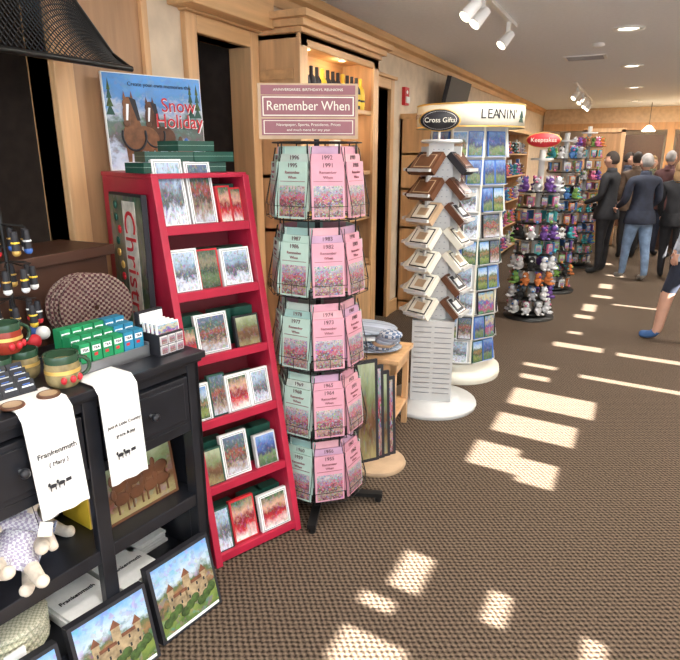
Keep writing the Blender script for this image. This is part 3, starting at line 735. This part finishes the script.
for (ya,yb) in ((6.1,8.4),(8.7,11.8)):
    b=MB('souvenir_wall_shelf')
    b.box(maple,-2.24,-1.85,ya,ya+.03,0,2.0); b.box(maple,-2.24,-1.85,yb-.03,yb,0,2.0); b.box(maple_d,-2.24,-2.22,ya,yb,0,2.0); b.box(mapleY,-2.24,-1.82,ya-.02,yb+.02,2.0,2.05)
    for z in(.1,.5,.9,1.3,1.65):
        b.box(mapleY,-2.22,-1.86,ya,yb,z,z+.02); y=ya+.1
        while y<yb-.1:
            if random.random()<.5: plushy(b,FR(-1.95,y,z+.021,90),random.choice(furs),random.choice(furs),1.2)
            else: b.card(random.choice([white,redp,blue,tan,dgreen]),sc_mix,.1,random.uniform(.15,.28),FR(-1.93,y,z+.021,90,5),t=.05)
            y+=.13
    b.build()
b=MB('door_1'); b.box(maple_d,-.98,-.30,12.6,12.66,0,2.05); b.box(maple,-1.0,-.93,12.56,12.68,0,2.1); b.box(maple,-.35,-.28,12.56,12.68,0,2.1); b.box(maple,-1.0,-.28,12.56,12.68,2.05,2.12)
for z0,z1 in ((.2,.9),(1.0,1.9)): b.box(maple_d,-.85,-.43,12.585,12.6,z0,z1)
b.build()
b=MB('checkout_counter'); b.box(brownwood,.4,2.4,12.6,13.3,0,1.0); b.box(maple_d,.36,2.44,12.55,13.35,1.0,1.05); b.build()

b=MB('fire_alarm'); b.box(redp,-.01,.035,-.06,.06,0,.17); b.box(white,.035,.05,-.045,.045,.02,.08); b.lathe(white,[(.02,0),(.0001,.01)],14,FR(.037,0,.125)@Matrix.Rotation(R(90),4,'Y'),False); b.text(white,'FIRE',.03,FR(.037,0,.12,90)); b.build((XL,6.2,2.14))
b=MB('wall_monitor'); b.box(ink,.0,.05,-.45,.45,0,.5,FR(0,0,0)); b.box(blackm,-.1,.0,-.05,.05,.2,.3); o=b.build((XL+.14,7.35,2.0)); o.rotation_euler=(0,R(12),0)

# ------------------------------------------------------------ ceiling fixtures
emis=mat('lamp_glow',(1,.88,.68),.5,var=0,emit=8)
def ltarea(loc,size,power,col=(1,.95,.88)):
    l=bpy.data.lights.new('lamp_light','AREA'); l.shape='DISK'; l.size=size; l.energy=power; l.color=col
    o=bpy.data.objects.new('ceiling_lamp_light',l); S.collection.objects.link(o); o.location=loc; return o
for y in (-2.4,.6,3.5,6.2,8.7,11.4,14.2,17.5):
    for x in (-.22,1.4):
        b=MB('recessed_downlight'); b.lathe(white,[(.13,0),(.13,-.012),(.1,-.014),(.085,-.004)],28,None,False); b.lathe(emis,[(.0001,-.003),(.085,-.003)],24,None,False); ob=b.build((x,y,H-.001))
        l=ltarea((x,y,H-.03),.16,(44 if y<9 else 44)); l.parent=ob; l.matrix_parent_inverse=Matrix.Translation((-x,-y,-(H-.001)))
def track(x,y0,y1,spots):
    b=MB('track_light'); b.box(white,x-.018,x+.018,y0,y1,H-.03,H-.002)
    for y in spots:
        b.cyl(white,(x,y,H-.03),(x,y,H-.12),.008); p=Vector((x,y,H-.14)); d=Vector((-.5,-.5,-.75)).normalized()
        b.cyl(white,p-d*.04,p+d*.09,.034,.045,16); b.cyl(emis,p+d*.091,p+d*.093,.036,.036,16); b.box(white,x-.015,x+.015,y-.015,y+.015,H-.13,H-.03)
    ob=b.build()
    for y in spots:
        p=Vector((x,y,H-.14)); d=Vector((-.5,-.5,-.75)).normalized()
        l=bpy.data.lights.new('s','SPOT'); l.energy=22; l.spot_size=R(75); l.spot_blend=.6; l.color=(1,.92,.8); l.shadow_soft_size=.05
        o=bpy.data.objects.new('track_spot',l); S.collection.objects.link(o); o.location=p+d*.11; o.rotation_euler=d.to_track_quat('-Z','Y').to_euler(); o.parent=ob
track(-1.07,3.9,5.6,[4.2,4.45,5.35]); track(-1.0,10.2,13.6,[10.6,11.6,12.6,13.3]); track(.7,1.0,3.2,[1.3,2.2,3.0])
b=MB('ceiling_vent'); b.box(white,-.22,.22,-.16,.16,-.012,0)
for k in range(8): b.box(steel,-.19,.19,-.14+k*.037,-.125+k*.037,-.015,-.011)
b.build((-.68,7.75,H-.001))
b=MB('smoke_detector'); b.lathe(white,[(.06,0),(.06,-.02),(.03,-.035),(.0001,-.035)],20,None,False); b.build((-.5,6.9,H-.001))
for x,y in ((.1,14.8),(.9,14.6),(1.5,15)):
    b=MB('pendant_lamp'); b.cyl(blackm,(0,0,-.45),(0,0,0),.006); b.lathe(emis,[(.03,-.45),(.13,-.56),(.12,-.57)],20,None,False); ob=b.build((x,y,H-.001))
    l=bpy.data.lights.new('p','POINT'); l.energy=25; l.color=(1,.7,.35); l.shadow_soft_size=.1; o=bpy.data.objects.new('pendant_glow',l); S.collection.objects.link(o); o.location=(0,0,-.65); o.parent=ob

# ------------------------------------------------------------ people
skin=mat('skin',(.58,.33,.24),.55,var=.06)
def pm(n_,c): return mat(n_,c,.85,var=.25,scale=14,bump=.5)
jeans=pm('blue_denim',(.18,.27,.42)); navy=pm('navy_cloth',(.018,.023,.042)); blk=pm('black_cloth',(.013,.013,.016)); greyc=pm('pale_blue_cloth',(.42,.47,.55)); brc=pm('brown_cloth',(.12,.08,.055)); maroon=pm('maroon_cloth',(.08,.03,.03)); olivec=pm('olive_cloth',(.12,.12,.07))
hgrey=pm('grey_hair',(.24,.22,.21)); hdark=pm('dark_hair',(.03,.02,.015)); hblond=pm('blond_hair',(.26,.16,.075)); shoeg=pm('grey_shoe',(.35,.33,.3)); shoeb=pm('blue_shoe',(.05,.13,.32)); blackshoe=pm('black_shoe',(.02,.02,.02))
def person(name,x,y,yaw,ht,top,bot,shoe,hair,stride=0.,short=False,longhair=False,arm=(.0,-.12),bulk=1.,baresleeve=False,hem=.84,collar=None):
    s=ht/1.72; st=stride
    J={'pel':((0,0,.93),.150*bulk,.120*bulk),'wai':((0,0,1.10),.137*bulk,.108*bulk),'che':((0,0,1.29),.155*bulk,.115*bulk),'upc':((0,.01,1.40),.13*bulk,.09*bulk),'nb':((0,.01,1.47),.06,.06),'nk':((0,-.005,1.55),.052,.052),
     'lh':((.09,0,.84),.098*bulk,.105*bulk),'lk':((.10,-st*.5-.01,.50),.066,.070),'lc':((.10,-st*.65,.36),.06,.062),'la':((.10,-st*.8,.10),.044,.048),'lb':((.10,-st*.8-.05,.05),.044,.04),'lt':((.115,-st*.8-.17,.035),.038,.03),
     'rh':((-.09,0,.84),.098*bulk,.105*bulk),'rk':((-.10,st*.4-.01,.50),.066,.070),'rc':((-.10,st*.65,.36),.06,.062),'ra':((-.10,st*.9,.10),.044,.048),'rb':((-.10,st*.9-.05,.05),.044,.04),'rt':((-.115,st*.9-.17,.035),.038,.03),
     'ls':((.175*bulk,.01,1.40),.068,.068),'le':((.215*bulk,.03+arm[0]*.2,1.13),.052,.052),'lw':((.20*bulk,arm[0]-.03,.90+abs(arm[0])*.6),.032,.036),
     'rs':((-.175*bulk,.01,1.40),.068,.068),'re':((-.215*bulk,.03+arm[1]*.2,1.13),.052,.052),'rw':((-.20*bulk,arm[1]-.03,.90+abs(arm[1])*.6),.032,.036)}
    B=[('pel','wai'),('wai','che'),('che','upc'),('upc','nb'),('nb','nk'),('pel','lh'),('lh','lk'),('lk','lc'),('lc','la'),('la','lb'),('lb','lt'),('pel','rh'),('rh','rk'),('rk','rc'),('rc','ra'),('ra','rb'),('rb','rt'),('upc','ls'),('ls','le'),('le','lw'),('upc','rs'),('rs','re'),('re','rw')]
    lab={}
    for a,c in B:
        k=(a,c)
        if c in('lt','rt','lb','rb'): lab[k]='shoe'
        elif c in('lk','rk','lh','rh'): lab[k]='thigh'
        elif c in('lc','rc','la','ra'): lab[k]='calf'
        elif c in('lw','rw'): lab[k]='fore'
        elif c=='nk': lab[k]='neck'
        else: lab[k]='top'
    def mm_(l,c):
        if l=='shoe': return shoe
        if l in('thigh','calf'):
            if c.z<.085: return shoe
            if c.z>hem: return top
            return skin if (short and c.z<.5) else bot
        if l=='fore': return skin if baresleeve else top
        if l=='neck': return skin
        return bot if c.z<hem else top
    e=bpy.data.objects.new(name,None); S.collection.objects.link(e); e.location=(x,y,0); e.rotation_euler=(0,0,R(yaw)); e.scale=(s,s,s)
    o=skinmesh('body',J,B,lab,mm_,2); o.parent=e
    cl=MB('jacket_trim')
    k_=bulk
    E=Matrix.Diagonal((1,.78,1,1))
    cl.lathe(top,[(.192*k_,hem-.03),(.198*k_,hem-.01),(.190*k_,hem+.07),(.165*k_,hem+.16)],28,E,False)
    cl.lathe(collar or top,[(.085,1.455),(.072,1.50),(.066,1.53),(.060,1.52)],20,FR(0,.008,0),False)
    cl.box(ink,-.003,.003,-.128*k_,-.118*k_,.95,1.36)
    cl.build(parent=e)
    for sgn,wn in ((1,'lw'),(-1,'rw')):
        w=Vector(J[wn][0]); el=Vector(J['le' if sgn>0 else 're'][0]); d=(w-el).normalized(); fwd=Vector((0,-1,0)); fwd=(fwd-d*fwd.dot(d)).normalized()
        inn=Vector((-sgn,0,0))
        HJ={'w':(tuple(w-d*.01),.026,.026),'p':(tuple(w+d*.05),.034,.018)}; HB=[('w','p')]
        for i,(o_,ln) in enumerate(((.027,.07),(.009,.08),(-.009,.074),(-.026,.058))):
            a=w+d*.085+fwd*o_; c=a+d*ln*.5+inn*.014; f_=c+d*ln*.3+inn*.028
            HJ['a%d'%i]=(tuple(a),.0095,.0095);HJ['c%d'%i]=(tuple(c),.0085,.0085);HJ['f%d'%i]=(tuple(f_),.007,.007); HB+=[('p','a%d'%i),('a%d'%i,'c%d'%i),('c%d'%i,'f%d'%i)]
        a=w+d*.035+fwd*.035+inn*.01; c=a+d*.035+fwd*.015+inn*.012
        HJ['t0']=(tuple(a),.012,.012);HJ['t1']=(tuple(c),.009,.009); HB+=[('w','t0'),('t0','t1')]
        h_=skinmesh('hand',HJ,HB,{k:'x' for k in HB},lambda l,c:skin,1); h_.parent=e
    hb=MB('head'); n=20; vs=[];fs=[];hh=14
    for j in range(hh+1):
        ph=math.pi*j/hh
        for i in range(n):
            t=2*math.pi*i/n; X=.076*math.sin(ph)*math.cos(t); Y=.096*math.sin(ph)*math.sin(t); Z=-.118*math.cos(ph)
            if Z<0: k=1+Z*2.3*(1 if Y<0 else .8); X*=max(.5,k); 
            if Z<-.03 and Y>0: Y*=.75
            vs.append((X,Y,Z))
    fs=[(j*n+i,j*n+(i+1)%n,(j+1)*n+(i+1)%n,(j+1)*n+i) for j in range(hh) for i in range(n)]
    M=Matrix.Translation((0,-.012,1.635))
    hb.add(vs,fs,skin,M,smooth=True)
    for q in(-1,1):
        hb.sph(white,(q*.03,-.084,.005),.012,10,M); hb.sph(ink,(q*.03,-.094,.005),.006,8,M); hb.sph(skin,(q*.077,.008,-.005),(.012,.02,.03),10,M); hb.box(hair,q*.03-.014,q*.03+.014,-.094,-.086,.022,.027,M)
    hb.cyl(skin,(0,-.088,.005),(0,-.108,-.025),.008,.014,10,M); hb.sph(skin,(0,-.104,-.027),(.014,.012,.009),8,M); hb.sph(redglaze,(0,-.086,-.055),(.022,.008,.006),10,M)
    vs2=[];keep=[]
    for v in vs: vs2.append((v[0]*1.1,v[1]*1.1+.004,v[2]*1.09+.004))
    for f in fs:
        c=sum((Vector(vs2[i]) for i in f),Vector())/4
        low=-.14 if longhair else -.06
        if c.z>.05 or (c.y>-.005 and c.z>low and not (c.y<.03 and c.z<-.0 and not longhair)): keep.append(f)
    hb.add(vs2,keep,hair,M,smooth=True)
    if longhair: hb.sph(hair,(0,.055,-.10),(.085,.055,.13),16,M)
    hb.build(parent=e)
    return e
person('man_in_navy_jacket',.10,9.05,-150,1.63,navy,jeans,shoeg,hgrey,stride=.14,bulk=1.12,arm=(-.2,-.18))
person('man_in_black',-.33,9.40,-110,1.66,blk,blk,blackshoe,hdark,bulk=1.12,arm=(-.22,-.25))
person('woman_in_black',.52,9.35,165,1.55,blk,blk,blackshoe,hblond,longhair=True,arm=(-.05,-.2),stride=.08)
person('woman_in_pale_top',.515,6.06,-120,1.62,greyc,navy,shoeb,hblond,stride=.20,short=True,longhair=True,arm=(.0,.0),baresleeve=False)
person('man_in_brown_coat',-.02,11.0,-170,1.66,brc,blk,blackshoe,hdark,arm=(-.1,-.2))
person('man_in_maroon_shirt',.46,11.4,150,1.68,maroon,navy,blackshoe,hgrey)
person('woman_in_navy_top',.92,10.4,-100,1.62,navy,jeans,blackshoe,hdark,longhair=True)
person('man_in_dark_coat',1.15,11.9,20,1.74,olivec,blk,blackshoe,hgrey)
person('woman_in_brown_coat',.22,12.1,0,1.60,olivec,blk,blackshoe,hblond,longhair=True)
person('visitor_in_navy_coat',-.16,12.1,90,1.66,navy,blk,blackshoe,hdark)

# ------------------------------------------------------------ light
sun=bpy.data.lights.new('sun','SUN'); sun.energy=75; sun.angle=R(.5); sun.color=(1,.97,.92)
o=bpy.data.objects.new('sun',sun); S.collection.objects.link(o); o.rotation_euler=Vector((-1,KY,-TE)).to_track_quat('-Z','Y').to_euler(); o.location=(8,0,6)
w=bpy.data.worlds.new('World'); S.world=w; w.use_nodes=True
bg=w.node_tree.nodes['Background']; bg.inputs[0].default_value=(.74,.87,1,1); bg.inputs[1].default_value=4.8

cam=bpy.data.cameras.new('camera'); co=bpy.data.objects.new('camera',cam); S.collection.objects.link(co)
cam.sensor_fit='HORIZONTAL'; cam.sensor_width=36; cam.lens=600/680*36; cam.clip_start=.05; cam.clip_end=100
co.location=(0,0,1.65); co.rotation_euler=(R(90-16.26),0,R(25.64)); S.camera=co
